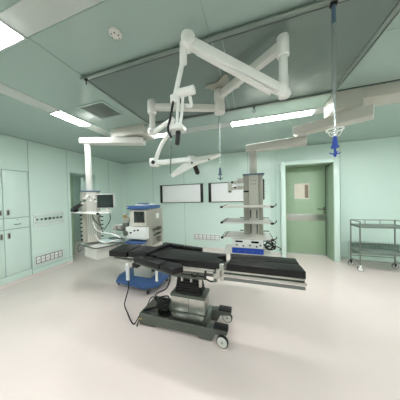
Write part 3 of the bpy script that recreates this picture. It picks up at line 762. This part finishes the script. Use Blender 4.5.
# hand control clipped on the near rail, and its lead
hc = thing('hand_control', (-1.575, 1.80, .70), 'white hand control with buttons hanging from the near side of the operating table', 'remote control')
MB().box(-1.598, -1.552, 1.765, 1.792, .49, .715, .008).build('handset', 'whiteplast', hc)
g = MB()
for k in range(6): MB().cyl((-1.575, 1.766, .54+.027*k), (-1.575, 1.762, .54+.027*k), .006).build('button', 'royal', hc)
MB().tube([(-1.575, 1.78, .71), (-1.575, 1.80, .735), (-1.575, 1.812, .74)], .006).build('hook', 'steel', hc)
ld = MB().tube([(-1.575, 1.78, .492), (-1.59, 1.80, .38), (-1.66, 1.83, .22), (-1.70, 1.84, .10), (-1.62, 1.80, .03), (-1.50, 1.72, .010), (-1.42, 1.68, .012), (-1.372, 1.685, .07), (-1.33, 1.75, .152), (-1.22, 1.84, .154), (-1.12, 1.88, .16)], .0075)
ld.build('lead', 'rubber', hc)
t = thing('rail_socket', (-1.10, 1.72, .65), 'small white rail clamp hanging below the near arm board', 'clamp')
MB().box(-1.115, -1.085, 1.705, 1.725, .57, .70, .005).build('clip', 'whiteplast', t)
MB().cyl((-1.10, 1.715, .70), (-1.10, 1.72, .765), .008).build('pin', 'steel', t)
# tangle of black cable lying on the base
g = MB()
for k in range(8):
    pts = []
    for q in range(10):
        a = 2*PI*q/9 + k*.7; r_ = .05 + random.uniform(-.02, .025)
        pts.append((-1.10 + r_*1.3*math.cos(a), 1.86 + r_*1.1*math.sin(a), .165 + .014*k + random.uniform(-.003, .008)))
    g.tube(pts, .008, 8)
g.tube([(-1.12, 1.85, .17), (-1.22, 1.86, .30), (-1.05, 1.86, .42), (-1.0, 1.88, .60)], .008)
g.tube([(-1.10, 1.86, .20), (-1.25, 1.98, .18), (-1.42, 2.06, .12), (-1.46, 2.0, .02), (-1.40, 1.75, .012), (-1.36, 1.66, .012)], .007)
tag(g.build('power_cable', 'rubber'), 'tangled black power cable heaped on the operating table base', 'cable')

# ------------------------------------------------------------------ film viewers on the back wall
def viewer(x0, x1, z0, z1, label):
    t = thing('film_viewer', ((x0+x1)/2, YB, z0), label, 'x-ray film viewer', 'film viewers on the back wall')
    MB().box(x0, x1, YB-.035, YB, z0, z1, .004).build('housing', 'steel', t)
    MB().box(x0+.085, x1-.085, YB-.041, YB-.034, z0+.02, z1-.025, .002).build('viewing_panel', 'viewer', t)
    for a in (x0, x1-.085): MB().box(a, a+.085, YB-.048, YB-.034, z0, z1, .004).build('end_bar', 'black', t)
    MB().box(x0+.085, x1-.085, YB-.048, YB-.034, z1-.025, z1, .003).build('top_rail', 'charcoal', t)
    MB().box(x0+.085, x1-.085, YB-.048, YB-.034, z0, z0+.018, .003).build('bottom_rail', 'charcoal', t)
    return t
v1 = viewer(-2.86, -1.40, 1.40, 1.975, 'left one of two wide white film viewers on the back wall, fully in view')
v2 = viewer(-1.235, .22, 1.40, 1.975, 'right one of two wide white film viewers, partly behind the shelf tower')
del v1['group']; del v2['group']

def socket_panel_back(x0, x1, z0, z1, label):
    t = thing('socket_panel', ((x0+x1)/2, YB, z0), label, 'socket panel')
    MB().box(x0, x1, YB-.018, YB, z0, z1, .004).build('frame_plate', 'socketframe', t)
    MB().box(x0+.045, x1-.045, YB-.0205, YB-.0175, z0+.035, z1-.035, .001).build('surround', 'charcoal', t)
    w = (x1-x0-.10)/6
    for k in range(6):
        s = MB().box(x0+.05+w*k+.008, x0+.05+w*(k+1)-.008, YB-.028, YB-.017, z0+.045, z1-.045, .003).build('socket', 'whiteplast', t)
        c = x0+.05+w*(k+.5); zc = (z0+z1)/2
        for q in (-.017, .017): MB().box(c+q-.005, c+q+.005, YB-.0295, YB-.0275, zc-.015, zc+.012, 0).build('pin_slot', 'charcoal', s)
    return t
socket_panel_back(-1.755, -.895, .245, .455, 'horizontal row of six white sockets low on the back wall')

# panels on the left wall
t = thing('socket_panel', (XL, 2.51, .19), 'row of six white sockets low on the left wall beneath the gas outlets', 'socket panel')
MB().box(XL, XL+.02, 2.245, 2.79, .19, .42, .004).build('frame_plate', 'socketframe', t)
MB().box(XL+.0195, XL+.0225, 2.265, 2.772, .232, .383, .001).build('surround', 'charcoal', t)
for k in range(6):
    y = 2.275 + .083*k
    s = MB().box(XL+.019, XL+.03, y, y+.068, .245, .37, .003).build('socket', 'whiteplast', t)
    for q in (.018, .042): MB().box(XL+.0295, XL+.0315, y+q, y+q+.008, .295, .32, 0).build('pin_slot', 'charcoal', s)
t = thing('gas_outlet_panel', (XL, 2.55, 1.02), 'silver strip panel with seven round dark gas outlets on the left wall', 'gas outlet panel')
MB().box(XL, XL+.02, 2.255, 2.835, 1.02, 1.30, .004).build('frame_plate', 'socketframe', t)
MB().box(XL+.019, XL+.024, 2.275, 2.815, 1.06, 1.26, .002).build('face_plate', 'jointlight', t)
for k in range(7):
    y = 2.31 + .076*k; r_ = (.018, .02, .027, .030, .024, .022, .022)[k]
    o = MB().cyl((XL+.023, y, 1.165), (XL+.036, y, 1.165), r_, bev=.003).build('gas_outlet', 'charcoal', t)
for y, z in ((2.285, 1.225), (2.285, 1.10), (2.805, 1.24)): MB().cyl((XL+.023, y, z), (XL+.028, y, z), .008).build('screw', 'charcoal', t)

# ------------------------------------------------------------------ built-in cabinet
cb = thing('wall_cabinet', (XL-.1, 1.82, .165), 'mint green built-in cabinet with doors and drawers at the left edge of the photo', 'cabinet')
MB().box(XL-.24, XL-.022, 1.442, 2.198, .167, 2.158, 0).build('body', 'joint', cb)
def front(y0, y1, z0, z1, name):
    return MB().box(XL-.022, XL+.004, y0+.004, y1-.004, z0+.004, z1-.004, .003).build(name, 'wall', cb)
for y0, y1, hy in ((1.444, 1.825, 1.785), (1.825, 2.196, 1.885)):
    d = front(y0, y1, 1.245, 2.158, 'door')
    MB().box(XL+.004, XL+.012, hy-.022, hy+.022, 1.30, 1.41, .003).build('recessed_handle', 'steel', d)
    MB().box(XL+.011, XL+.014, hy-.012, hy+.012, 1.315, 1.395, .001).build('handle_slot', 'charcoal', d)
    w = front(y0, y1, 1.035, 1.245, 'drawer')
    c = (y0+y1)/2
    MB().tube([(XL+.004, c-.045, 1.125), (XL+.028, c-.035, 1.12), (XL+.028, c+.035, 1.12), (XL+.004, c+.045, 1.125)], .006, smooth=False).build('handle', 'charcoal', w)
    MB().cyl((XL+.004, c+.0, 1.205), (XL+.010, c+.0, 1.205), .010).build('lock', 'steel', w)
    d = front(y0, y1, .168, 1.035, 'door')
    MB().box(XL+.004, XL+.012, hy-.022, hy+.022, .86, .975, .003).build('recessed_handle', 'steel', d)
    MB().box(XL+.011, XL+.014, hy-.012, hy+.012, .875, .96, .001).build('handle_slot', 'charcoal', d)

# ------------------------------------------------------------------ air grille and trolley at the right
t = thing('air_grille', (2.95, YB, .2), 'wide slatted return-air grille low on the back wall behind the steel trolley', 'air grille')
MB().box(2.19, 3.75, YB-.008, YB, .12, .435, .002).build('backing', 'grille', t)
f = MB().box(2.19, 3.75, YB-.03, YB-.006, .41, .435, .003).box(2.19, 3.75, YB-.03, YB-.006, .12, .145, .003).box(2.19, 2.215, YB-.03, YB-.006, .145, .41, .003).box(3.725, 3.75, YB-.03, YB-.006, .145, .41, .003)
f.build('frame', 'jointlight', t)
f = MB(); x = 2.24
while x < 3.71: f.box(x, x+.022, YB-.026, YB-.008, .145, .41, 0); x += .05
f.build('slats', 'joint', t)

tr = thing('instrument_trolley', (2.42, 4.26, 0), 'two-tier stainless steel instrument trolley on casters by the right edge', 'trolley')
TX0, TX1, TY0, TY1 = 2.045, 2.785, 4.10, 4.43
for x in (TX0, TX1):
    for y in (TY0, TY1):
        MB().cyl((x, y, .115), (x, y, 1.0), .0125, bev=.002).build('leg', 'trolley_steel', tr)
        caster(x, y, .048, tr, 'whiteplast' if y == TY0 else 'offwhite', 'black' if y == TY1 else 'whiteplast', .03, (.3, 1, 0), .122)
def gallery(z, nm):
    m = MB()
    m.tube([(TX0, TY0, z), (TX0, TY1, z), (TX1, TY1, z), (TX1, TY0, z)], .008, smooth=False)
    for x in (TX0+.25, TX0+.5):
        m.cyl((x, TY1, z-.085), (x, TY1, z), .006)
    m.build(nm, 'trolley_steel', tr)
def tray(z, nm):
    m = MB().box(TX0+.004, TX1-.004, TY0+.004, TY1-.004, z-.005, z, .001)
    m.box(TX0, TX1, TY0-.006, TY0+.006, z-.03, z+.008, .002).box(TX0, TX1, TY1-.006, TY1+.006, z-.03, z+.008, .002)
    m.box(TX0-.006, TX0+.006, TY0, TY1, z-.03, z+.008, .002).box(TX1-.006, TX1+.006, TY0, TY1, z-.03, z+.008, .002)
    m.build(nm, 'trolley_steel', tr)
gallery(.995, 'guard_rail'); tray(.905, 'top_tray')
gallery(.47, 'guard_rail'); tray(.385, 'lower_tray')
m = MB().cyl((TX0, TY0, .16), (TX0, TY1, .16), .008).cyl((TX1, TY0, .16), (TX1, TY1, .16), .008).cyl((TX0, (TY0+TY1)/2, .16), (TX1, (TY0+TY1)/2, .16), .008)
m.cyl((TX0, TY1, .22), (TX1, TY1, .22), .008)
m.build('foot_bar', 'trolley_steel', tr)

# ------------------------------------------------------------------ world, camera, colour
w = bpy.data.worlds.new('room_air'); bpy.context.scene.world = w; w.use_nodes = True
w.node_tree.nodes['Background'].inputs[0].default_value = (.8, .9, .9, 1); w.node_tree.nodes['Background'].inputs[1].default_value = .3

f = 166.126
a = Vector((0.9540830422315282, 0.01710148849282928, 0.29905365340948703))
b = Vector((0.29864350178275834, 0.02297257706021218, -0.9540882137130424))
c = Vector((-0.023186361706045062, 0.9995898157717205, 0.01681049780030937))
cam = bpy.data.cameras.new('camera'); co = bpy.data.objects.new('camera', cam); COL.objects.link(co)
cam.sensor_width = 36; cam.lens = 36*f/400; cam.clip_start = .02
co.matrix_world = Matrix.Translation((0, 0, 1.56)) @ Matrix((a, b, c)).to_4x4()
S = bpy.context.scene; S.camera = co
S.view_settings.view_transform = 'Standard'; S.view_settings.look = 'None'; S.view_settings.gamma = 1
S.view_settings.use_curve_mapping = False; S.view_settings.exposure = 1.15
